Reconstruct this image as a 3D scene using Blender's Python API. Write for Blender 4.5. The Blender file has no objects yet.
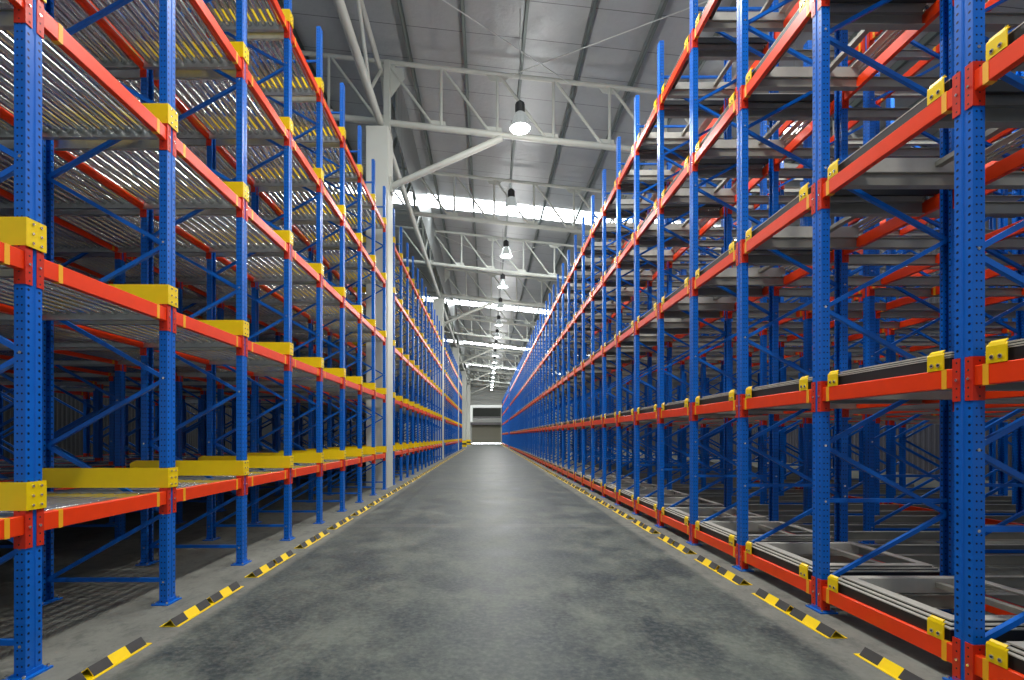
import bpy, math, random
from mathutils import Vector, Matrix
random.seed(7)
S = bpy.context.scene
C = S.collection

# ------------------------------------------------------------------ camera
FPX = 515.0
EYE = 1.51
cam_d = bpy.data.cameras.new('camera')
cam = bpy.data.objects.new('camera', cam_d); C.objects.link(cam)
cam_d.sensor_width = 36.0
cam_d.lens = FPX / 1024 * 36
cam_d.shift_x = (512 - 486.6) / 1024
cam_d.shift_y = (436 - 340) / 1024
cam_d.clip_start = 0.05; cam_d.clip_end = 400
cam.location = (0, 0, EYE)
cam.rotation_euler = (math.radians(90), 0, 0)
S.camera = cam
S.view_settings.view_transform = 'Standard'
S.view_settings.look = 'None'
S.view_settings.gamma = 1
S.view_settings.use_curve_mapping = False
S.view_settings.exposure = 0.08

# ------------------------------------------------------------------ materials
def mat(name, col, rough=.5, metal=0., spec=.5, emit=None, es=0., coat=0.):
    m = bpy.data.materials.new(name); m.use_nodes = True
    b = m.node_tree.nodes['Principled BSDF']
    b.inputs['Base Color'].default_value = (*col, 1)
    b.inputs['Roughness'].default_value = rough
    b.inputs['Metallic'].default_value = metal
    b.inputs['Specular IOR Level'].default_value = spec
    b.inputs['Coat Weight'].default_value = coat
    b.inputs['Coat Roughness'].default_value = .12
    if emit:
        b.inputs['Emission Color'].default_value = (*emit, 1)
        b.inputs['Emission Strength'].default_value = es
    return m

class NT:
    def __init__(s, m): s.m = m; s.t = m.node_tree; s.b = s.t.nodes['Principled BSDF']
    def n(s, typ, **kw):
        o = s.t.nodes.new(typ)
        for k, v in kw.items(): setattr(o, k, v)
        return o
    def l(s, a, b): s.t.links.new(a, b)
    def math(s, op, a, b=None, c=None):
        o = s.n('ShaderNodeMath', operation=op)
        for i, v in enumerate((a, b, c)):
            if v is None: continue
            if hasattr(v, 'links'): s.l(v, o.inputs[i])
            else: o.inputs[i].default_value = v
        return o.outputs[0]
    def mix(s, f, a, b):
        o = s.n('ShaderNodeMix', data_type='RGBA')
        if hasattr(f, 'links'): s.l(f, o.inputs[0])
        else: o.inputs[0].default_value = f
        for i, v in ((6, a), (7, b)):
            if hasattr(v, 'links'): s.l(v, o.inputs[i])
            else: o.inputs[i].default_value = (*v, 1)
        return o.outputs[2]
    def noise(s, vec, scale, detail=3., rough=.5, w=None):
        o = s.n('ShaderNodeTexNoise'); o.inputs['Scale'].default_value = scale
        o.inputs['Detail'].default_value = detail; o.inputs['Roughness'].default_value = rough
        if vec is not None: s.l(vec, o.inputs['Vector'])
        return o.outputs[0]
    def ramp(s, f, lo, hi):
        o = s.n('ShaderNodeMapRange'); s.l(f, o.inputs[0]); o.inputs[1].default_value = lo; o.inputs[2].default_value = hi
        return o.outputs[0]

def worn(m, col, amt=.12, scale=6.):
    k = NT(m); tc = k.n('ShaderNodeTexCoord')
    n = k.noise(tc.outputs['Object'], scale, 5., .6)
    d = tuple(c * (1 - amt * 1.6) for c in col); h = tuple(min(1, c * (1 + amt)) for c in col)
    k.l(k.mix(n, d, h), k.b.inputs['Base Color'])
    return m

BLUE = (.001, .122, .54)
ORANGE = (.90, .050, .003)
YELLOW = (.90, .62, .001)
GREY = (.50, .48, .42)

M = {}
# perforated blue upright: two hole columns on the aisle face, two on the sides
m = mat('blue_perforated', BLUE, .34, 0, .35, coat=.0); k = NT(m)
tc = k.n('ShaderNodeTexCoord'); sx = k.n('ShaderNodeSeparateXYZ'); k.l(tc.outputs['Object'], sx.inputs[0])
nx = k.n('ShaderNodeSeparateXYZ'); k.l(tc.outputs['Normal'], nx.inputs[0])
dz = k.math('SUBTRACT', k.math('MODULO', sx.outputs[2], .05), .025)
dz2 = k.math('MULTIPLY', dz, dz)
dy = k.math('SUBTRACT', k.math('ABSOLUTE', k.math('SUBTRACT', sx.outputs[1], .06)), .039)
dx = k.math('SUBTRACT', k.math('ABSOLUTE', k.math('SUBTRACT', k.math('ABSOLUTE', sx.outputs[0]), .037)), .014)
r1 = k.math('LESS_THAN', k.math('ADD', k.math('MULTIPLY', dy, dy), dz2), .0088 ** 2)
r2 = k.math('LESS_THAN', k.math('ADD', k.math('MULTIPLY', dx, dx), dz2), .0062 ** 2)
fx = k.math('GREATER_THAN', k.math('ABSOLUTE', nx.outputs[0]), .7)
fy = k.math('GREATER_THAN', k.math('ABSOLUTE', nx.outputs[1]), .7)
hole = k.math('MAXIMUM', k.math('MULTIPLY', r1, fx), k.math('MULTIPLY', r2, fy))
nn = k.noise(tc.outputs['Object'], 5., 4.)
body = k.mix(nn, tuple(c * .9 for c in BLUE), tuple(c * 1.1 for c in BLUE))
k.l(k.mix(hole, body, (.001, .006, .03)), k.b.inputs['Base Color'])
M['post'] = m
M['blue'] = worn(mat('blue_paint', BLUE, .36, 0, .35), BLUE)
M['orange'] = worn(mat('orange_paint', ORANGE, .34, 0, .4), ORANGE, .08)
M['plate'] = worn(mat('orange_plate', (.66, .032, .006), .38, 0, .35), (.62, .028, .008), .1)
M['yellow'] = worn(mat('yellow_paint', YELLOW, .38, 0, .35), YELLOW, .06)
M['tape'] = mat('amber_tape', (.9, .42, .01), .45)
M['bolt'] = mat('zinc_bolt', (.75, .74, .70), .25, .9)
M['hole'] = mat('dark_hole', (.01, .01, .012), .8)
M['galv'] = worn(mat('galvanised_steel', (.52, .53, .50), .38, .75), (.52, .53, .50), .18, 9.)
M['roller'] = mat('zinc_roller', (.66, .68, .67), .20, .95)
M['rail'] = worn(mat('grey_rail', (.31, .295, .25), .42, .2), (.31, .295, .25), .15)
M['cart'] = worn(mat('grey_cart_steel', GREY, .45, .1), GREY, .15)
M['black'] = mat('black_rubber_and_gap_shadow', (.012, .012, .012), .5)  # also colours the painted shadow gaps of the carts
M['tapeblack'] = worn(mat('black_stripe', (.028, .027, .026), .55), (.028, .027, .026), .3)
M['column'] = worn(mat('cream_column_paint', (.62, .63, .56), .5), (.62, .63, .56), .06, 1.5)
M['steel'] = worn(mat('white_grey_truss_paint', (.50, .515, .46), .42), (.50, .515, .46), .08, 2.)
M['purlin'] = mat('galvanised_purlin', (.15, .18, .17), .4, .4)
M['lens'] = mat('lamp_lens', (1, 1, 1), .3, emit=(.93, 1, .95), es=14.)
M['reflector'] = mat('lamp_reflector', (.7, .72, .72), .22, .9, emit=(.9, 1, .97), es=.22)
M['cable'] = mat('grey_cable', (.25, .26, .25), .5)
M['rod'] = mat('bright_rod', (.6, .62, .6), .35, .5)
M['skylight'] = mat('translucent_roof_sheet', (.9, .95, 1), .5, emit=(.93, .98, 1.), es=12.)
M['pane'] = mat('daylit_pane', (.9, .95, .9), .5, emit=(.95, 1, .96), es=.6)
M['door'] = mat('door_steel', (.45, .44, .36), .5)
M['canopy'] = mat('canopy_paint', (.30, .28, .29), .5)
M['louvre'] = mat('louvre_grey', (.10, .11, .095), .5)
M['white'] = mat('white_trim', (.85, .86, .82), .5)

# roof sheets: foil insulation with lap seams running across the building
m = mat('foil_roof', (.25, .26, .26), .42, .35); k = NT(m)
tc = k.n('ShaderNodeTexCoord'); sx = k.n('ShaderNodeSeparateXYZ'); k.l(tc.outputs['Object'], sx.inputs[0])
w = k.math('ABSOLUTE', k.math('SUBTRACT', k.math('MODULO', k.math('ADD', sx.outputs[1], 50.), 1.25), .625))
seam = k.math('LESS_THAN', w, .012)
n1 = k.noise(tc.outputs['Object'], .8, 5., .6); n2 = k.noise(tc.outputs['Object'], 7., 4., .6)
c = k.mix(n1, (.30, .325, .332), (.43, .45, .458)); c = k.mix(k.math('MULTIPLY', n2, .35), c, (.50, .51, .52))
k.l(k.mix(seam, c, (.16, .165, .165)), k.b.inputs['Base Color'])
bp = k.n('ShaderNodeBump'); bp.inputs['Strength'].default_value = .25; bp.inputs['Distance'].default_value = .05
k.l(n2, bp.inputs['Height']); k.l(bp.outputs[0], k.b.inputs['Normal'])
M['roof'] = m

# concrete floor: power-floated aisle slab, duller slab under the racks
m = mat('concrete_floor', (.2, .2, .19), .35, 0, .13); k = NT(m)
tc = k.n('ShaderNodeTexCoord'); sx = k.n('ShaderNodeSeparateXYZ'); k.l(tc.outputs['Object'], sx.inputs[0])
mp = k.n('ShaderNodeMapping'); mp.inputs['Scale'].default_value = (1.15, .8, 1); mp.inputs['Rotation'].default_value = (0, 0, .5); k.l(tc.outputs['Object'], mp.inputs[0])
big = k.noise(tc.outputs['Object'], .45, 4., .6); mid = k.noise(mp.outputs[0], 1.6, 8., .65); fine = k.noise(tc.outputs['Object'], 22., 5., .65)
aisle = k.mix(k.ramp(mid, .40, .60), (.036, .046, .048), (.128, .142, .120))
aisle = k.mix(k.math('MULTIPLY', k.ramp(big, .42, .62), .65), aisle, (.050, .062, .064))
side = k.mix(k.ramp(mid, .3, .7), (.125, .128, .112), (.21, .21, .182))
ax = k.math('ABSOLUTE', k.math('ADD', sx.outputs[0], k.math('MULTIPLY', k.math('SUBTRACT', mid, .5), .06)))
msk = k.ramp(ax, 2.28, 2.36)
base = k.mix(msk, aisle, side)
base = k.mix(k.math('MULTIPLY', k.ramp(fine, .42, .7), .32), base, (.235, .24, .21))
sc_ = k.noise(mp.outputs[0], 6., 8., .75)
dk = k.noise(mp.outputs[0], 4.5, 9., .75)
base = k.mix(k.math('MULTIPLY', k.ramp(dk, .5, .62), .4), base, (.045, .052, .052))
base = k.mix(k.math('MULTIPLY', k.ramp(sc_, .66, .74), .35), base, (.30, .30, .28))
j = k.math('ABSOLUTE', k.math('SUBTRACT', k.math('MODULO', k.math('ADD', sx.outputs[1], .1), 8.8), 4.4))
jm = k.math('GREATER_THAN', j, 4.385)
jm2 = k.ramp(j, 4.2, 4.4)
base = k.mix(k.math('MULTIPLY', jm2, .35), base, (.2, .2, .18))
base = k.mix(k.math('MULTIPLY', jm, .6), base, (.04, .04, .04))
k.l(base, k.b.inputs['Base Color'])
rr = k.n('ShaderNodeMapRange'); k.l(mid, rr.inputs[0]); rr.inputs[1].default_value = .3; rr.inputs[2].default_value = .7
rr.inputs[3].default_value = .40; rr.inputs[4].default_value = .58
k.l(k.math('ADD', rr.outputs[0], k.math('MULTIPLY', msk, .15)), k.b.inputs['Roughness'])
bp = k.n('ShaderNodeBump'); bp.inputs['Strength'].default_value = .08; bp.inputs['Distance'].default_value = .02
k.l(fine, bp.inputs['Height']); k.l(bp.outputs[0], k.b.inputs['Normal'])
M['floor'] = m

# ribbed cladding
def ribbed(name, col, axis, period=.25):
    m = mat(name, col, .5, .2); k = NT(m)
    tc = k.n('ShaderNodeTexCoord'); sx = k.n('ShaderNodeSeparateXYZ'); k.l(tc.outputs['Object'], sx.inputs[0])
    f = k.math('ABSOLUTE', k.math('SUBTRACT', k.math('MODULO', k.math('ADD', sx.outputs[axis], 100.), period), period / 2))
    bp = k.n('ShaderNodeBump'); bp.inputs['Strength'].default_value = .6; bp.inputs['Distance'].default_value = .08
    k.l(k.ramp(f, period * .2, period * .35), bp.inputs['Height']); k.l(bp.outputs[0], k.b.inputs['Normal'])
    return m
M['clad_side'] = ribbed('ribbed_side_cladding', (.018, .02, .025), 1)
M['clad_right'] = ribbed('ribbed_right_cladding', (.07, .07, .085), 1)
M['clad_end'] = ribbed('ribbed_end_cladding', (.80, .82, .77), 2, .5)
M['fascia'] = ribbed('ribbed_fascia', (.34, .355, .35), 1, .3)
M['fascia'].node_tree.nodes['Principled BSDF'].inputs['Metallic'].default_value = .7
M['fascia'].node_tree.nodes['Principled BSDF'].inputs['Roughness'].default_value = .32
M['shutter'] = ribbed('roller_shutter', (.50, .48, .37), 2, .12)

# ------------------------------------------------------------------ mesh builder
class MB:
    def __init__(s, sign=1): s.v = []; s.f = []; s.mi = []; s.ms = []; s.s = sign; s.sm = []
    def _m(s, m):
        if m not in s.ms: s.ms.append(m)
        return s.ms.index(m)
    def add(s, vs, fs, m, smooth=False):
        o = len(s.v); k = s._m(m)
        s.v += [(p[0] * s.s, p[1], p[2]) for p in vs]
        for f in fs:
            f = [i + o for i in f]
            if s.s < 0: f.reverse()
            s.f.append(f); s.mi.append(k); s.sm.append(smooth)
        return s
    def box(s, x0, x1, y0, y1, z0, z1, m):
        v = [(x0,y0,z0),(x1,y0,z0),(x1,y1,z0),(x0,y1,z0),(x0,y0,z1),(x1,y0,z1),(x1,y1,z1),(x0,y1,z1)]
        f = [(0,3,2,1),(4,5,6,7),(0,1,5,4),(1,2,6,5),(2,3,7,6),(3,0,4,7)]
        return s.add(v, f, m)
    def bar(s, p0, p1, w, t, m, side=None):
        """box from p0 to p1; w measured along `side`, t across it"""
        p0 = Vector(p0); p1 = Vector(p1); d = (p1 - p0).normalized()
        a = Vector(side) if side is not None else (Vector((0,0,1)) if abs(d.z) < .9 else Vector((0,1,0)))
        a = (a - d * a.dot(d)).normalized(); b = d.cross(a)
        a = a * (w / 2); b = b * (t / 2)
        q = [p0-a-b, p0+a-b, p0+a+b, p0-a+b, p1-a-b, p1+a-b, p1+a+b, p1-a+b]
        f = [(0,3,2,1),(4,5,6,7),(0,1,5,4),(1,2,6,5),(2,3,7,6),(3,0,4,7)]
        f = [tuple(reversed(x)) for x in f]
        # d x a = b : orientation check
        return s.add([tuple(x) for x in q], [tuple(reversed(x)) for x in f], m)
    def channel(s, p0, p1, w, h, t, m, side):
        """U channel: web of width w facing -a2, flanges of height h"""
        p0 = Vector(p0); p1 = Vector(p1); d = (p1 - p0).normalized()
        a = Vector(side); a = (a - d * a.dot(d)).normalized(); b = d.cross(a)
        s.bar(p0, p1, t, w, m, side=a)
        for q in (-1, 1):
            o = b * (q * (w - t) / 2) + a * (h / 2)
            s.bar(p0 + o, p1 + o, h, t, m, side=a)
        return s
    def tube(s, p0, p1, r, m, n=10, r1=None, smooth=True, caps=True):
        p0 = Vector(p0); p1 = Vector(p1); d = (p1 - p0).normalized(); r1 = r if r1 is None else r1
        a = Vector((0,0,1)) if abs(d.z) < .9 else Vector((1,0,0))
        a = (a - d * a.dot(d)).normalized(); b = d.cross(a)
        v = []
        for p, rr in ((p0, r), (p1, r1)):
            for i in range(n):
                t = 2 * math.pi * i / n
                v.append(tuple(p + a * (rr * math.cos(t)) + b * (rr * math.sin(t))))
        f = [(i, (i+1) % n, n + (i+1) % n, n + i) for i in range(n)]
        s.add(v, f, m, smooth)
        if caps: s.add(v, [tuple(reversed(range(n))), tuple(range(n, 2*n))], m, False)
        return s
    def lathe(s, prof, cx, cy, m, n=24, cap=False):
        v = []; L = len(prof)
        for r, z in prof:
            for i in range(n):
                t = 2*math.pi*i/n; v.append((cx + r*math.cos(t), cy + r*math.sin(t), z))
        f = []
        for a in range(L-1):
            for i in range(n): f.append((a*n+i, a*n+(i+1)%n, (a+1)*n+(i+1)%n, (a+1)*n+i))
        s.add(v, f, m, True)
        return s
    def prism(s, poly, z0, z1, m, axis='z'):
        """extrude an (u,v) polygon: axis z -> (x,y) ; axis y -> (x,z)"""
        n = len(poly)
        if axis == 'z': v = [(a, b, z0) for a, b in poly] + [(a, b, z1) for a, b in poly]
        else: v = [(a, z0, b) for a, b in poly] + [(a, z1, b) for a, b in poly]
        f = [(i, (i+1) % n, n + (i+1) % n, n + i) for i in range(n)] + [tuple(reversed(range(n))), tuple(range(n, 2*n))]
        if axis == 'y': f = [tuple(reversed(x)) for x in f]
        return s.add(v, f, m)
    def mesh(s, name):
        me = bpy.data.meshes.new(name); me.from_pydata(s.v, [], s.f)
        for mm in s.ms: me.materials.append(M[mm])
        for i, p in enumerate(me.polygons): p.material_index = s.mi[i]; p.use_smooth = s.sm[i]
        import bmesh
        b = bmesh.new(); b.from_mesh(me); bmesh.ops.recalc_face_normals(b, faces=b.faces); b.to_mesh(me); b.free()
        me.update(); return me

def put(name, mesh, parent=None, loc=(0,0,0), rot=None):
    o = bpy.data.objects.new(name, mesh); C.objects.link(o); o.location = loc
    if rot: o.rotation_euler = rot
    if parent: o.parent = parent
    return o
def tag(o, label, cat, group=None, kind=None):
    o['label'] = label; o['category'] = cat; o['kind'] = 'thing'
    if group: o['group'] = group
    if kind: o['kind'] = kind
    return o
def thing(name, label, cat, loc, group=None, rotz=0):
    o = bpy.data.objects.new(name, None); C.objects.link(o); o.location = loc; o.rotation_euler[2] = rotz
    o.empty_display_size = .1
    return tag(o, label, cat, group)
def structure(name, mb, loc=(0,0,0)):
    o = put(name, mb.mesh(name), None, loc); o['kind'] = 'structure'; return o
def dup(root, loc, label, group=None, kids=True):
    r = root.copy(); C.objects.link(r); r.location = loc; r['label'] = label
    if group: r['group'] = group
    if kids:
        for ch in root.children:
            c = ch.copy(); C.objects.link(c); c.parent = r
            for g in ch.children:
                d = g.copy(); C.objects.link(d); d.parent = c
    return r
ORD = ['', 'first', 'second', 'third', 'fourth', 'fifth', 'sixth', 'seventh', 'eighth', 'ninth', 'tenth', 'eleventh', 'twelfth',
       'thirteenth', 'fourteenth', 'fifteenth', 'sixteenth', 'seventeenth', 'eighteenth', 'nineteenth']
TENS = {2: 'twent', 3: 'thirt', 4: 'fort', 5: 'fift', 6: 'sixt', 7: 'sevent'}
def nth(n):
    if n < 20: return ORD[n]
    t, u = divmod(n, 10)
    return TENS[t] + 'ieth' if u == 0 else TENS[t] + 'y-' + ORD[u]

# ------------------------------------------------------------------ setting
Y0, Y1 = -3.0, 100.0
XL, XR = -19.0, 17.0
RH = lambda x: 12.72 - .11 * x
structure('floor', MB().box(XL, XR, Y0, Y1, -.2, 0, 'floor'))
mb = MB(); x0, x1 = XL, XR
mb.add([(x0,Y0,RH(x0)),(x1,Y0,RH(x1)),(x1,Y1,RH(x1)),(x0,Y1,RH(x0)),
        (x0,Y0,RH(x0)+.12),(x1,Y0,RH(x1)+.12),(x1,Y1,RH(x1)+.12),(x0,Y1,RH(x0)+.12)],
       [(0,3,2,1),(4,5,6,7),(0,1,5,4),(1,2,6,5),(2,3,7,6),(3,0,4,7)], 'roof')
structure('ceiling', mb)
structure('wall_left', MB().box(XL-.2, XL, Y0, Y1, -.2, RH(XL)+.1, 'clad_side'))
structure('wall_right', MB().box(XR, XR+.2, Y0, Y1, -.2, RH(XR)+.1, 'clad_right'))
# end wall with a shutter opening
DX0, DX1, DZ = -2.85, 2.75, 3.65
mb = MB()
mb.box(XL, DX0, Y1, Y1+.25, -.2, 15, 'clad_end'); mb.box(DX1, XR, Y1, Y1+.25, -.2, 15, 'clad_end')
mb.box(DX0, DX1, Y1, Y1+.25, DZ, 15, 'clad_end')
structure('wall_back', mb)
n_win = 0
for i in range(5):
    y = 5.55 + 19.0 * i
    n_win += 1
    mb = MB(); xa, xb = XL + .3, XR - .3; d = .03
    mb.add([(xa,y,RH(xa)-d),(xb,y,RH(xb)-d),(xb,y+1.3,RH(xb)-d),(xa,y+1.3,RH(xa)-d),
            (xa,y,RH(xa)-.002),(xb,y,RH(xb)-.002),(xb,y+1.3,RH(xb)-.002),(xa,y+1.3,RH(xa)-.002)],
           [(0,3,2,1),(4,5,6,7),(0,1,5,4),(1,2,6,5),(2,3,7,6),(3,0,4,7)], 'skylight')
    structure('window_%d' % n_win, mb)
# shutter door, canopy, frame and louvre above it
structure('door_1', MB().box(DX0, DX1, Y1+.02, Y1+.1, .12, DZ, 'shutter'))
mb = MB().box(DX0-.35, DX1, Y1-1.0, Y1-.01, DZ+.02, DZ+.5, 'canopy')
tag(put('door_canopy', mb.mesh('door_canopy')), 'purplish grey canopy box over the shutter door at the far end', 'canopy')
structure('window_7', MB().box(DX0-.4, DX1+.3, Y1-.12, Y1-.01, 7.08, 7.5, 'pane'))
structure('window_8', MB().box(DX0-.35, DX0+.08, Y1-.12, Y1-.01, 4.25, 7.04, 'pane'))
fr = thing('louvre_window', 'dark louvred panel set high above the far shutter door', 'louvre', (0, Y1-.06, 5.3))
mb = MB()
for i in range(9): mb.bar((DX0+.25, 0, .1+.17*i), (DX1, .03, .1+.17*i), .13, .02, 'louvre', side=(0,.6,1))
put('slats', mb.mesh('louvre_slats'), fr)
put('frame', MB().box(DX0+.2, DX1, .02, .05, 0, 1.65, 'louvre').mesh('louvre_frame'), fr)
structure('trim_3', MB().box(DX0+.2, DX1, Y1-.08, Y1-.01, 5.05, 5.25, 'canopy'))
# daylight strip under the raised shutter
structure('window_6', MB().box(DX0, DX1, Y1+.12, Y1+.14, 0.0, .3, 'skylight'))

# ------------------------------------------------------------------ columns and roof steel
COLY = [15.0, 33.9, 52.8, 71.7, 90.6]
XC0, XC1 = -3.52, -2.87
JX = -3.15
for i, y in enumerate(COLY):
    t = thing('column', 'cream painted square column, %s from the camera, in the line of the left rack' % nth(i+1), 'column', (0, y, 0), 'columns of the left rack line')
    mb = MB(); e = .02
    mb.prism([(XC0+e,0),(XC1-e,0),(XC1,e),(XC1,.8-e),(XC1-e,.8),(XC0+e,.8),(XC0,.8-e),(XC0,e)], 0, 10.55, 'column')
    put('shaft', mb.mesh('column_shaft'), t)
    mb = MB().box(-3.06, -2.88, .3, .5, 10.55, 12.7, 'steel').prism([(-2.88,12.55),(-2.5,12.5),(-2.45,12.2),(-2.88,11.6)], .39, .41, 'steel', 'y').box(JX-.25, JX+.3, .1, .7, 10.55, 10.6, 'steel')
    put('steel_stub', mb.mesh('column_stub'), t)
    b = MB().tube((XC1-.02, .4, 8.95), (.45, .4, 10.42), .095, 'steel', 14)
    b.box(XC1-.01, XC1+.06, .25, .55, 8.75, 9.2, 'steel')
    tag(put('knee_brace', b.mesh('knee_brace'), None, (0, y, 0)),
        'sloping grey tube brace from the %s column up to its roof truss' % nth(i+1), 'brace', 'knee braces')

TR0, TRS = 15.4, 6.3
BZ = lambda x: 10.56 - .11 * x
TZ = lambda x: 12.36 - .11 * x
nodes = [-1.36 + 1.68 * j for j in range(-9, 10)]
def truss_bits():
    xa, xb = nodes[0], nodes[-1]
    out = [('top_chord', MB().tube((xa,0,TZ(xa)), (xb,0,TZ(xb)), .065, 'steel', 12)),
           ('bottom_chord', MB().tube((xa,0,BZ(xa)), (xb,0,BZ(xb)), .088, 'steel', 12))]
    for j, x in enumerate(nodes):
        out.append(('vertical_web', MB().tube((x,0,BZ(x)+.05), (x,0,TZ(x)-.03), .045, 'steel', 10)))
        if j < len(nodes) - 1:
            x2 = nodes[j+1]
            out.append(('diagonal_web', MB().tube((x+.10,0,TZ(x)-.08), (x2-.22,0,BZ(x2)+.06), .042, 'steel', 10)))
        if j % 2 == 0:
            z = TZ(x)-.02
            out.append(('gusset_plate', MB().prism([(x-.32,z-.02),(x+.32,z-.09),(x+.2,z-.22),(x-.2,z-.18)], -.012, .012, 'steel', 'y')))
        z = BZ(x)
        out.append(('gusset_plate', MB().prism([(x-.38,z+.07),(x+.16,z+.02),(x+.12,z+.2),(x-.28,z+.24)], -.012, .012, 'steel', 'y')))
    return out
first = None
bits = truss_bits()
allmb = MB()
for nme, b in bits:
    o = len(allmb.v); k = allmb._m('steel'); allmb.v += b.v
    for f, sm in zip(b.f, b.sm): allmb.f.append([i+o for i in f]); allmb.mi.append(k); allmb.sm.append(sm)
far_truss = allmb.mesh('roof_truss')
for i in range(14):
    y = TR0 + TRS * i
    if y > Y1 - .5: break
    lab = 'pale grey tubular roof truss spanning the aisle, %s from the camera' % nth(i+1)
    if i == 0:
        first = thing('roof_truss', lab, 'roof truss', (0, y, 0), 'tubular roof trusses')
        for nme, b in bits: put(nme, b.mesh(nme), first)
    elif i < 4: dup(first, (0, y, 0), lab)
    else: tag(put('roof_truss', far_truss, None, (0, y, 0)), lab, 'roof truss', 'tubular roof trusses')
# longitudinal trusses on the column line
for i in range(6):
    ya = -3.5 + 18.9 * i + .0; yb = min(ya + 18.9, 99.9)
    ya, yb = (ya if i else 1.0), yb
    t = thing('longitudinal_truss', 'pale grey tube truss along the column line, %s length from the camera' % nth(i+1), 'roof truss', (JX, ya, 0), 'lengthwise roof trusses')
    L = yb - ya - .06
    put('bottom_chord', MB().tube((0,0,10.78),(0,L,10.78), .11, 'steel', 14).mesh('chord'), t)
    put('top_chord', MB().tube((0,0,12.35),(0,L,12.35), .08, 'steel', 12).mesh('chord'), t)
    n = max(1, int(round(L / 3.15))); p = L / n
    for j in range(n):
        put('diagonal_web', MB().tube((0,j*p+.1,12.3),(0,(j+.5)*p,10.85), .05, 'steel').mesh('web'), t)
        put('diagonal_web', MB().tube((0,(j+.5)*p,10.85),(0,(j+1)*p-.1,12.3), .05, 'steel').mesh('web'), t)
# fascia sheet above the column line
structure('trim_4', MB().box(-2.84, -2.80, 16.0, 99.9, 10.95, RH(-2.8)-.03, 'fascia'))
# purlins
pn = 0
for kx in range(-9, 12):
    x = -2.32 + 1.655 * kx
    if x > XR - .5 or x < XL + .5: continue
    if abs(x + 2.82) < .1: continue
    pn += 1
    zt = RH(x) - .035
    mb = MB(); ya, yb = 1.0, 99.9
    mb.box(x-.004, x+.004, ya, yb, zt-.2, zt, 'purlin').box(x-.004, x+.085, ya, yb, zt-.2, zt-.19, 'purlin')
    mb.box(x-.004, x+.085, ya, yb, zt-.012, zt-.004, 'purlin').box(x+.078, x+.085, ya, yb, zt-.2, zt-.16, 'purlin')
    tag(put('roof_purlin', mb.mesh('roof_purlin')), 'dark galvanised purlin under the roof sheets, %s counted from the left wall' % nth(pn), 'purlin', 'roof purlins')
# cross brace rods under the roof
rods = [((-6.6, 9.1), (2.5, 15.4)), ((9.5, 9.1), (.7, 15.4)), ((-3.0, 27.95), (3.6, 34.2)), ((3.6, 27.95), (-3.0, 34.2)),
        ((-3.0, 53.2), (3.6, 59.4)), ((3.6, 53.2), (-3.0, 59.4))]
names = ['thin steel rod from the first truss towards the upper left, under the roof', 'thin steel rod from the first truss towards the upper right, under the roof',
         'thin rod crossing behind the third truss, running rightwards away', 'thin rod crossing behind the third truss, running leftwards away',
         'thin far rod behind the seventh truss, running rightwards away', 'thin far rod behind the seventh truss, running leftwards away']
for q, (((xa, ya), (xb, yb)), nm) in enumerate(zip(rods, names)):
    o_ = .02 * (1 if q % 2 else -1)
    mb = MB().tube((xa, ya, TZ(xa)-.02+o_), (xb, yb, TZ(xb)-.02+o_), .014, 'rod', 8)
    tag(put('bracing_rod', mb.mesh('bracing_rod')), nm, 'bracing rod', 'roof bracing rods')
# yellow protectors low on the last columns
for y, nm in ((71.2, 'fourth'), (90.1, 'fifth')):
    mb = MB().box(-3.6, -2.78, 0, .05, 0, .9, 'yellow').box(-3.6, -2.78, -.005, .055, .3, .55, 'tapeblack')
    tag(put('column_protector', mb.mesh('column_protector'), None, (0, y, 0)), 'yellow and black guard plate at the foot of the %s column' % nm, 'column guard', 'column guards')

# ------------------------------------------------------------------ high bay lamps
def lamp_parts(t, lx):
    mb = MB().lathe([(0,.02),(.05,.44),(.09,.43),(.12,.40),(.155,.33),(.2,.2),(.24,.1),(.265,.02),(.275,0),(.262,.003),(.2,.17),(.14,.33),(.08,.4)][1:], 0, 0, 'reflector', 28)
    put('reflector', mb.mesh('reflector'), t)
    mb = MB().lathe([(0.001,-.012),(.15,-.008),(.255,.01),(.255,.02),(.001,.02)], 0, 0, 'lens', 28)
    put('lens', mb.mesh('lens'), t)
    mb = MB().tube((0,0,.42),(0,0,.66), .115, 'black', 16).tube((0,0,.66),(0,0,.72), .05, 'black', 12)
    for i in range(10):
        a = math.pi*2*i/10; mb.bar((.115*math.cos(a),.115*math.sin(a),.45),(.115*math.cos(a),.115*math.sin(a),.65), .012, .02, 'black')
    put('ballast_housing', mb.mesh('ballast_housing'), t)
    put('suspension_cable', MB().tube((0,0,.7),(0,0,RH(lx)-9.5-.005), .010, 'cable', 6).mesh('suspension_cable'), t)
lamps0 = {}
LAMPS = [(.87, 13.4 + 4.75*i, i, 'above the aisle') for i in range(17)] + [(8.0, 13.4 + 4.75*i, i, 'above the right rack') for i in range(4)]
for lx, y, i, over in LAMPS:
    lab = 'round high bay lamp hanging on its cable %s, %s from the camera' % (over, nth(i+1))
    if lx not in lamps0:
        lamp0 = lamps0[lx] = thing('high_bay_lamp', lab, 'lamp', (lx, y, 9.5), 'round high bay lamps'); lamp_parts(lamp0, lx)
    else: dup(lamps0[lx], (lx, y, 9.5), lab)

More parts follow.
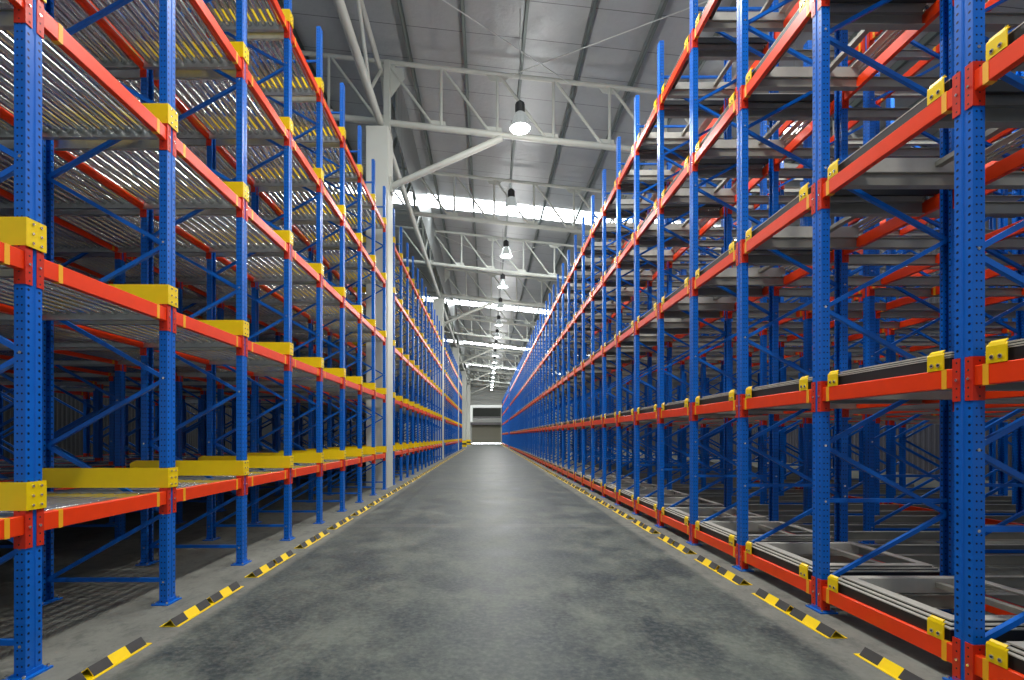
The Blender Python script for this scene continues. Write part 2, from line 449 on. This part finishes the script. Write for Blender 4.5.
# ------------------------------------------------------------------ racks
XF = 2.865
SIDE = {
    -1: dict(n='left', y=3.20, p=1.42, h=8.58, lv=[.955, 2.60, 4.22, 5.86, 7.42], last=41, ph=0),
     1: dict(n='right', y=3.035, p=1.372, h=8.06, lv=[.165, 1.865, 3.60, 5.33, 7.05], last=69, ph=1),
}
FD = 1.19
PAIRS = [0, 2.45, 4.9, 7.35, 9.8]
POSTP = [(0,0),(0,.046),(.006,.051),(.006,.069),(0,.074),(0,.12),(.072,.12),(.072,.088),(.067,.088),(.067,.115),(.005,.115),
         (.005,.078),(.011,.073),(.011,.047),(.005,.042),(.005,.005),(.067,.005),(.067,.032),(.072,.032),(.072,0)]
def post_mb(s, h, flip=False):
    P = [(x, y) for x, y in POSTP]
    if flip: P = [(-x, y) for x, y in reversed(P)]
    mb = MB(s); mb.prism(P, .01, h, 'post'); return mb
def base_mb(s, flip=False):
    q = -1 if flip else 1
    mb = MB(s); a, b = sorted((q*-.035, q*.115))
    mb.box(a, b, -.045, .165, 0, .012, 'blue')
    for bx in (a+.02, b-.02):
        for by in (-.028, .148): mb.tube((bx,by,.012),(bx,by,.03), .010, 'bolt', 6, smooth=False)
    a, b = sorted((q*-.006, q*.03)); mb.box(a, b, -.004, .124, .012, .04, 'blue')
    return mb
def strut_mb(s, z0, z1):
    mb = MB(s); mb.channel((.055, .06, z0), (FD-.055, .06, z1), .034, .030, .005, 'blue', (0, 1, 0))
    mb.tube((.035, -.004, z0), (.035, .0, z0), .010, 'bolt', 8); mb.tube((FD-.035, -.004, z1), (FD-.035, 0, z1), .010, 'bolt', 8)
    return mb
ST = {'left': .61, 'right': .594}
def brace_levels(sd):
    h = sd['h']; z = .20 if sd['ph'] == 0 else .24; out = []; q = sd['ph']
    while z + ST[sd['n']] < h - .5:
        out.append((z, q)); z += ST[sd['n']]; q = 1 - q
    return out
G_frames = {-1: 'upright frames of the left rack', 1: 'upright frames of the right rack'}
for s, sd in SIDE.items():
    h = sd['h']
    pm = post_mb(s, h).mesh('post'); pf = post_mb(s, h, True).mesh('post')
    bm_, bf = base_mb(s).mesh('base_plate'), base_mb(s, True).mesh('base_plate')
    st = ST[sd['n']]; up = strut_mb(s, 0, st).mesh('diagonal_brace'); dn = strut_mb(s, st, 0).mesh('diagonal_brace'); hz = strut_mb(s, 0, 0).mesh('horizontal_strut')
    # far frame: all in one mesh
    mb = post_mb(s, h)
    mf = post_mb(s, h, True); o = len(mb.v); mb.v += [(x + s*FD, y, z) for x, y, z in mf.v]
    for f in mf.f: mb.f.append([i+o for i in f]); mb.mi.append(0); mb.sm.append(False)
    for z, q in brace_levels(sd):
        z0, z1 = (z, z+st) if q else (z+st, z)
        mb.bar((.05,.06,z0),(FD-.05,.06,z1), .03, .045, 'blue', side=(0,1,0))
    for z in (.20, h-.56): mb.bar((.05,.06,z),(FD-.05,.06,z), .03, .045, 'blue', side=(0,1,0))
    farm = mb.mesh('upright_frame')
    proto = None
    for pi, px in enumerate(PAIRS):
        lim = [sd['last'], 22, 16, 12, 9][pi]
        for n in range(-1, lim):
            y = sd['y'] + sd['p'] * n
            if s < 0 and pi == 0:
                pass
            if s > 0 and 64.3 < y < 67.2: continue
            if s < 0 and pi <= 0 and any(c - .13 < y < c + .81 for c in COLY): continue
            where = ['aisle row', 'second row', 'third row', 'fourth row', 'rearmost row'][pi]
            lab = 'blue upright frame, %s rack, %s, %s from the camera' % (sd['n'], where, nth(n+2))
            loc = (s*(XF+px), y, 0)
            if n <= 9 and pi < 2 or n <= 12 and pi == 0:
                if proto is None:
                    proto = thing('upright_frame', lab, 'rack frame', loc, G_frames[s])
                    put('post', pm, proto); put('post', pf, proto, (s*FD, 0, 0))
                    put('base_plate', bm_, proto); put('base_plate', bf, proto, (s*FD, 0, 0))
                    put('horizontal_strut', hz, proto, (0, 0, .20)); put('horizontal_strut', hz, proto, (0, 0, h-.56))
                    if s > 0: put('horizontal_strut', hz, proto, (0, 0, .95))
                    for z, q in brace_levels(sd): put('diagonal_brace', up if q else dn, proto, (0, 0, z))
                else: dup(proto, loc, lab)
            else:
                tag(put('upright_frame', farm, None, loc), lab, 'rack frame', G_frames[s])

# ---- beams
def hexdot(mb, x, y, z, r, axis):
    n = 6; v = []
    for i in range(n):
        a = 2*math.pi*i/n
        v.append((x, y + r*math.cos(a), z + r*math.sin(a)) if axis == 'x' else (x + r*math.cos(a), y, z + r*math.sin(a)))
    mb.add(v, [tuple(range(n))], 'hole')
def beam_body(s, p):
    mb = MB(s); x0, x1 = .004, .052; y0, y1 = .127, p-.007; e = .005
    prof = [(x0,-.06+e),(x0,.06-e),(x0+e,.06),(x1-e,.06),(x1,.06-e),(x1,-.06+e),(x1-e,-.06),(x0+e,-.06)]
    return mb.prism(prof, y0, y1, 'orange', 'y')
def end_plate(s, p, far):
    mb = MB(s)
    if not far:
        mb.box(-.006, .068, .1215, .127, -.145, .115, 'plate').box(-.006, -.0015, .076, .1215, -.145, .115, 'plate'); yc = .098; ys = .1213
    else:
        mb.box(-.006, .068, p-.007, p-.0015, -.145, .115, 'plate').box(-.006, -.0015, p-.0015, p+.044, -.145, .115, 'plate'); yc = p+.022; ys = p-.0072
    for i in range(5):
        z = -.12 + .052*i
        if i == 2: mb.tube((-.012, yc, z), (-.006, yc, z), .009, 'bolt', 6, smooth=False)
        else: hexdot(mb, -.0065, yc, z, .0065, 'x')
        if far and abs(z) > .065: hexdot(mb, .035, ys, z, .006, 'y')
    return mb
def tape(s, p, far):
    y0 = (.127 + (.05 if s > 0 else .125)) if not far else p - .007 - (.085 if s > 0 else .13)
    return MB(s).box(.0025, .0535, y0, y0+.035, -.0615, .0615, 'tape')
def bracket(s, p, far, with_bolts=True):
    y0 = .127 + .070 if not far else p - .007 - .070 - .12
    y1 = y0 + .12; mb = MB(s)
    # plate standing on the beam, top leaning back over it
    pr = [(.002,-.004),(.002,.092),(.008,.112),(.022,.124),(.025,.119),(.014,.108),(.008,.090),(.008,-.004)]
    pr = [(a, b+.0635) for a, b in pr]
    mb.prism(pr, y0+.012, y1-.012, 'yellow', 'y')
    pr2 = [(a, min(b, .0635+.104)) for a, b in pr]
    mb.prism(pr2, y0, y0+.012, 'yellow', 'y'); mb.prism(pr2, y1-.012, y1, 'yellow', 'y')
    if with_bolts:
      for mb in [mb]: bracket_bolts(mb, y0, y1)
    return mb
def bracket_bolts(mb, y0, y1, qs=(-.024, .024)):
    for q in qs:
        yc = (y0+y1)/2 + q
        mb.tube((-.003, yc, .093), (.002, yc, .093), .013, 'bolt', 10)
        mb.tube((-.006, yc, .093), (-.003, yc, .093), .006, 'hole', 8)
    return mb
LEVW = ['lowest', 'second', 'third', 'fourth', 'topmost']
beams_stuff = []
for s, sd in SIDE.items():
    p = sd['p']
    body = beam_body(s, p).mesh('beam_body'); bodyi = beam_body(-s, p).mesh('beam_body')
    def far_mesh(sg, br):
        a = MB(sg)
        for b in [beam_body(sg, p), MB(sg).box(-.006,.068,.076,.127,-.145,.115,'plate'), MB(sg).box(-.006,.068,p-.007,p+.044,-.145,.115,'plate'),
                  tape(sg,p,0), tape(sg,p,1)] + ([bracket(sg,p,0), bracket(sg,p,1)] if br else []):
            o = len(a.v); a.v += b.v
            for f, mi, sm in zip(b.f, b.mi, b.sm): a.f.append([i+o for i in f]); a.mi.append(a._m(b.ms[mi])); a.sm.append(sm)
        return a
    farb = far_mesh(s, s > 0); farbm = farb.mesh('rack_beam'); farn = far_mesh(s, False); farnm = farn.mesh('rack_beam'); fari = far_mesh(-s, False); farim = fari.mesh('rack_beam')
    proto = None; proti = None
    rows = [(0, sd['last']-1, 'aisle face', 17), (FD, 12, 'first inner row', 4), (2.45, 12, 'second inner row', 3), (3.64, 9, 'third inner row', 0), (4.9, 9, 'fourth inner row', 0), (7.35, 9, 'deepest row', 0)]
    for ri, (px, lim, rn, ind) in enumerate(rows):
        for n in range(-1, lim):
            y = sd['y'] + p*n
            if s > 0 and (64.3 < y < 67.2 or 64.3 < y + p < 67.2): continue
            if ri == 0 and s < 0 and any(y < c+.8 and y+p > c-.02 for c in COLY):
                continue
            for li, z in enumerate(sd['lv']):
                loc = (s*(XF+px), y, z)
                flip = ri in (1, 3)
                if li == 0 and s > 0 and ri in (2, 3, 5): continue
                if n > ind:
                    beams_stuff.append((fari if flip else farb if ri == 0 else farn, loc, flip)); continue
                lab = 'orange beam, %s rack, %s, %s level, %s bay from the camera' % (sd['n'], rn, LEVW[li], nth(n+2))
                if n <= 7 and ri == 0:
                    if proto is None:
                        proto = thing('rack_beam', lab, 'rack beam', loc, 'orange rack beams')
                        put('beam_body', body, proto)
                        for q in (0, 1):
                            put('end_plate', end_plate(s, p, q).mesh('end_plate'), proto)
                            o = put('marker_tape', tape(s, p, q).mesh('marker_tape'), proto); o['label'] = 'amber marker tape'
                            if s > 0:
                                o = put('guide_bracket', bracket(s, p, q, False).mesh('guide_bracket'), proto); o['label'] = 'yellow guide bracket with two bolts'
                                yb_ = .197 if not q else p - .197
                                for bq in (-.024, .024): put('bolt', bracket_bolts(MB(s), yb_, yb_+.12, (bq,)).mesh('bolt'), o)
                    else: dup(proto, loc, lab)
                elif ri > 0 and n <= 3 and flip:
                    if proti is None:
                        proti = thing('rack_beam', lab, 'rack beam', loc, 'orange rack beams')
                        put('beam_body', bodyi, proti)
                        for q in (0, 1): put('end_plate', end_plate(-s, p, q).mesh('end_plate'), proti)
                    else: dup(proti, loc, lab)
                else:
                    tag(put('rack_beam', farim if flip else farbm if ri == 0 else farnm, None, loc), lab, 'rack beam', 'orange rack beams')
big = MB()
for b, loc, fl in beams_stuff:
    o = len(big.v); big.v += [(x+loc[0], y+loc[1], z+loc[2]) for x, y, z in b.v]
    for f, mi in zip(b.f, b.mi): big.f.append([i+o for i in f]); big.mi.append(big._m(b.ms[mi])); big.sm.append(False)
tag(put('distant_rack_beams', big.mesh('distant_rack_beams')), 'orange beams of both racks far down the aisle and deep inside', 'rack beams', None, 'stuff')

# ---- left rack: yellow entry guides and roller beds
sd = SIDE[-1]; p = sd['p']; s = -1
mb = MB(s)
g0, g1 = .092, .268
mb.box(-.016, -.007, -.012, .135, g0, g1, 'yellow')
e = .008
mb.add([(-.016,-.012,g0),(FD+.12,-.012,g0),(FD+.12,-.012,g1-.03),(FD+.05,-.012,g1),(-.016,-.012,g1),
        (-.016,-.004,g0),(FD+.12,-.004,g0),(FD+.12,-.004,g1-.03),(FD+.05,-.004,g1),(-.016,-.004,g1)],
       [(4,3,2,1,0),(5,6,7,8,9),(0,1,6,5),(1,2,7,6),(2,3,8,7),(3,4,9,8),(4,0,5,9)], 'yellow')
plate_far = mb.mesh('entry_guide')
bolts = MB(s)
for yy in (.035, .095):
    for zz in (.12, .18, .24): bolts.tube((-.022, yy, zz), (-.016, yy, zz), .009, 'bolt', 6, smooth=False)
bolts_m = bolts.mesh('bolts')
proto = None; cnt = 0
for n in range(-1, sd['last']):
    y = sd['y'] + p*n
    if any(c-.13 < y < c+.81 for c in COLY): continue
    for li, z in enumerate(sd['lv']):
        lab = 'yellow entry guide plate on the left rack, %s level, %s upright from the camera' % (LEVW[li], nth(n+2))
        loc = (s*XF, y, z)
        if n < 8:
            if proto is None:
                proto = thing('entry_guide', lab, 'guide plate', loc, 'yellow entry guides of the left rack')
                put('guide_plate', plate_far, proto)
                for yy in (.035, .095):
                    for zz in (.12, .18, .24):
                        put('bolt', MB(s).tube((-.022, yy, zz), (-.016, yy, zz), .009, 'bolt', 6, smooth=False).mesh('bolt'), proto)
            else: dup(proto, loc, lab)
        else: tag(put('entry_guide', plate_far, None, loc), lab, 'guide plate', 'yellow entry guides of the left rack')

RP = .104
def rollers_at(nr): return [.13 + RP*i for i in range(nr)]
NR = 66
rail_mb = lambda y0: MB(s).box(.075, .1+RP*NR, y0, y0+.004, -.055, .055, 'galv').box(.075, .1+RP*NR, y0-.018, y0+.022, -.057, -.053, 'galv').box(.075, .1+RP*NR, y0-.012, y0+.016, .053, .057, 'galv')
roller_mb = MB(s).tube((0,.165,.018),(0,p-.045,.018), .035, 'roller', 14).tube((0,.150,.018),(0,.165,.018), .012, 'galv', 8).tube((0,p-.045,.018),(0,p-.03,.018), .012, 'galv', 8)
roller_m = roller_mb.mesh('roller')
ra, rb = rail_mb(.146), rail_mb(p-.03)
rail_a, rail_b = ra.mesh('side_rail'), rb.mesh('side_rail')
fb = MB(s)
for b in (ra, rb):
    o = len(fb.v); fb.v += b.v
    for f in b.f: fb.f.append([i+o for i in f]); fb.mi.append(fb._m('galv')); fb.sm.append(False)
for xx in rollers_at(NR):
    fb.tube((xx,.15,.018),(xx,p-.03,.018), .035, 'roller', 8, caps=False)
far_bed = fb.mesh('roller_bed')
proto = None
for n in range(-1, 26):
    y = sd['y'] + p*n
    for li, z in enumerate(sd['lv']):
        lab = 'roller bed of the left rack, %s level, in the %s bay from the camera' % (LEVW[li], nth(n+2))
        loc = (s*XF, y, z)
        if any(y < c+.8 and y+p > c for c in COLY):
            continue
        if n <= 3:
            if proto is None:
                proto = thing('roller_bed', lab, 'roller bed', loc, 'roller beds of the left rack')
                put('side_rail', rail_a, proto); put('side_rail', rail_b, proto)
                for xx in rollers_at(NR): put('roller', roller_m, proto, (s*xx, 0, 0))
            else: dup(proto, loc, lab)
        else: tag(put('roller_bed', far_bed, None, loc), lab, 'roller bed', 'roller beds of the left rack')

# ---- right rack: cart rails and pushback carts
sd = SIDE[1]; p = sd['p']; s = 1
RL = 8.6
def cart_rail_mb(y):
    return MB(s).box(.058, RL, y-.003, y+.003, -.055, .052, 'rail').box(.058, RL, y-.035, y+.035, -.058, -.052, 'rail').box(.058, RL, y-.03, y+.03, .049, .055, 'rail')
rail_m = [cart_rail_mb(.33).mesh('cart_rail'), cart_rail_mb(p-.2).mesh('cart_rail')]
for n in range(-1, 18):
    y = sd['y'] + p*n
    for li, z in enumerate(sd['lv']):
        for q in (0, 1):
            tag(put('cart_rail', rail_m[q], None, (XF, y, z)),
                '%s grey cart rail of the right rack, %s level, %s bay from the camera' % (['near', 'far'][q], LEVW[li], nth(n+2)), 'rail', 'cart rails of the right rack')
def ring(mb, x0, x1, y0, y1, w, z0, z1, m):
    mb.box(x0, x1, y0, y0+w, z0, z1, m); mb.box(x0, x1, y1-w, y1, z0, z1, m)
    mb.box(x0, x0+w, y0+w, y1-w, z0, z1, m)
    if m != 'black': mb.box(x1-w, x1, y0+w, y1-w, z0, z1, m)
    return mb
CX0, CX1, CY0, CY1 = .027, 1.22, .175, p-.060
fr = MB(s); i_ = .055
ring(fr, CX0+i_, CX1-i_, CY0+i_, CY1-i_, .085, .172, .181, 'cart')
xa, xb, ya, yb = CX0+i_+.079, CX1-i_, CY0+i_+.079, CY1-i_-.079
fr.box(xa, xb, ya, ya+.006, .062, .172, 'cart'); fr.box(xa, xb, yb-.006, yb, .062, .172, 'cart'); fr.box(xa, xa+.006, ya, yb, .062, .172, 'cart')
n1_ = ring(MB(s), CX0+.028, CX1-.028, CY0+.028, CY1-.028, .034, .152, .160, 'cart')
n2_ = ring(MB(s), CX0, CX1, CY0, CY1, .034, .134, .141, 'cart')
bu = ring(MB(s), CX0+.002, CX1-.004, CY0+.004, CY1-.004, .03, .060, .134, 'black')
ring(bu, CX0+.036, CX1-.036, CY0+.036, CY1-.036, .02, .134, .152, 'black'); ring(bu, CX0+.066, CX1-.066, CY0+.066, CY1-.066, .02, .152, .172, 'black')  # both black rings paint in the shadow between the stacked flanges
cb = MB(s).box(.80, .86, CY0+i_+.085, CY1-i_-.085, .11, .15, 'rail')
wh = lambda y0: MB(s).tube((CX1-.08, y0, .078), (CX1-.08, y0+.03, .078), .02, 'bolt', 14)
cart_parts = [('frame', fr), ('nested_frame', n1_), ('nested_frame', n2_), ('bumper_and_gap_shadow', bu), ('crossbar', cb), ('wheel', wh(CY0+.1)), ('wheel', wh(CY1-.14))]
proto = None
am = MB(s)
for nm, b in cart_parts:
    o = len(am.v); am.v += b.v
    for f, mi, sm in zip(b.f, b.mi, b.sm): am.f.append([i+o for i in f]); am.mi.append(am._m(b.ms[mi])); am.sm.append(sm)
cart_far = am.mesh('pushback_cart')
for n in range(-1, 40):
    y = sd['y'] + p*n
    for li, z in enumerate(sd['lv']):
        lab = 'grey nested pushback carts in the right rack, %s level, %s bay from the camera' % (LEVW[li], nth(n+2))
        if n < 9:
            if proto is None:
                proto = thing('pushback_cart', lab, 'cart', (XF, y, z), 'pushback carts of the right rack')
                for nm, b in cart_parts: put(nm, b.mesh(nm), proto)
            else: dup(proto, (XF, y, z), lab)
        else: tag(put('pushback_cart', cart_far, None, (XF, y, z)), lab, 'cart', 'pushback carts of the right rack')

# ---- floor guards
def guard(s):
    L = 1.10
    pl = MB(s)      # local x grows towards the rack; 0 at the aisle edge
    pl.box(0, .152, 0, L, 0, .004, 'yellow')
    segs = [(.0, .52), (.575, 1.075)]
    t = .004
    for a, b in segs:
        w = (b-a)/3
        for i in range(3):
            y0, y1 = a + w*i, a + w*(i+1); mm = 'yellow' if i == 1 else 'tapeblack'
            pl.add([(.022,y0,.004),(.064,y0,.060),(.064,y1,.060),(.022,y1,.004),(.028,y0,.004),(.064,y0,.053),(.064,y1,.053),(.028,y1,.004)],
                   [(0,3,2,1),(4,5,6,7)], mm)
            pl.add([(.064,y0,.060),(.135,y0,.004),(.135,y1,.004),(.064,y1,.060),(.064,y0,.053),(.127,y0,.004),(.127,y1,.004),(.064,y1,.053)],
                   [(0,3,2,1),(4,5,6,7)], mm)
        for yy in (a, b):
            for (p0, p1, p2, p3) in (((.022,.004),(.064,.060),(.064,.053),(.030,.004)), ((.064,.060),(.135,.004),(.127,.004),(.064,.053))):
                pl.add([(p0[0],yy,p0[1]),(p1[0],yy,p1[1]),(p2[0],yy,p2[1]),(p3[0],yy,p3[1])], [(0,1,2,3)], 'yellow')
    return pl
for s, sd, yb, xa in ((-1, SIDE[-1], 4.07 - 1.42, 2.435), (1, SIDE[1], 3.84 - 1.372, 2.54)):
    me = guard(s).mesh('floor_guard')
    for n in range(0, 41 if s < 0 else 69):
        tag(put('floor_guard', me, None, (s*xa, yb + sd['p']*n, 0)),
            'black and yellow striped floor guard beside the %s rack, %s from the camera' % (sd['n'], nth(n+1)), 'floor guard', 'floor guards along the aisle')

# ------------------------------------------------------------------ light
W = bpy.data.worlds.new('World'); S.world = W; W.use_nodes = True
bg = W.node_tree.nodes['Background']; bg.inputs[0].default_value = (.80, .90, 1.0, 1); bg.inputs[1].default_value = .5
def bulb(x, y, down, up):
    l = bpy.data.lights.new('lamp_light', 'POINT'); l.energy = up; l.color = (1, .99, .96); l.shadow_soft_size = .3
    o = bpy.data.objects.new('lamp_light', l); C.objects.link(o); o.location = (x, y, 9.15)
    l = bpy.data.lights.new('lamp_light', 'SPOT'); l.energy = down; l.color = (1, .98, .94); l.shadow_soft_size = .3
    l.spot_size = math.radians(140); l.spot_blend = .6
    o = bpy.data.objects.new('lamp_light', l); C.objects.link(o); o.location = (x, y, 9.4)
for y in (-.85, 3.9, 8.65): bulb(.87, y, 740, 180)
for i in range(17): bulb(.87, 13.4 + 4.75*i, 620 if i < 3 else 380 if i < 13 else 750, 170)
for i in range(-1, 4): bulb(8.0, 13.4 + 4.75*i, 400, 60)
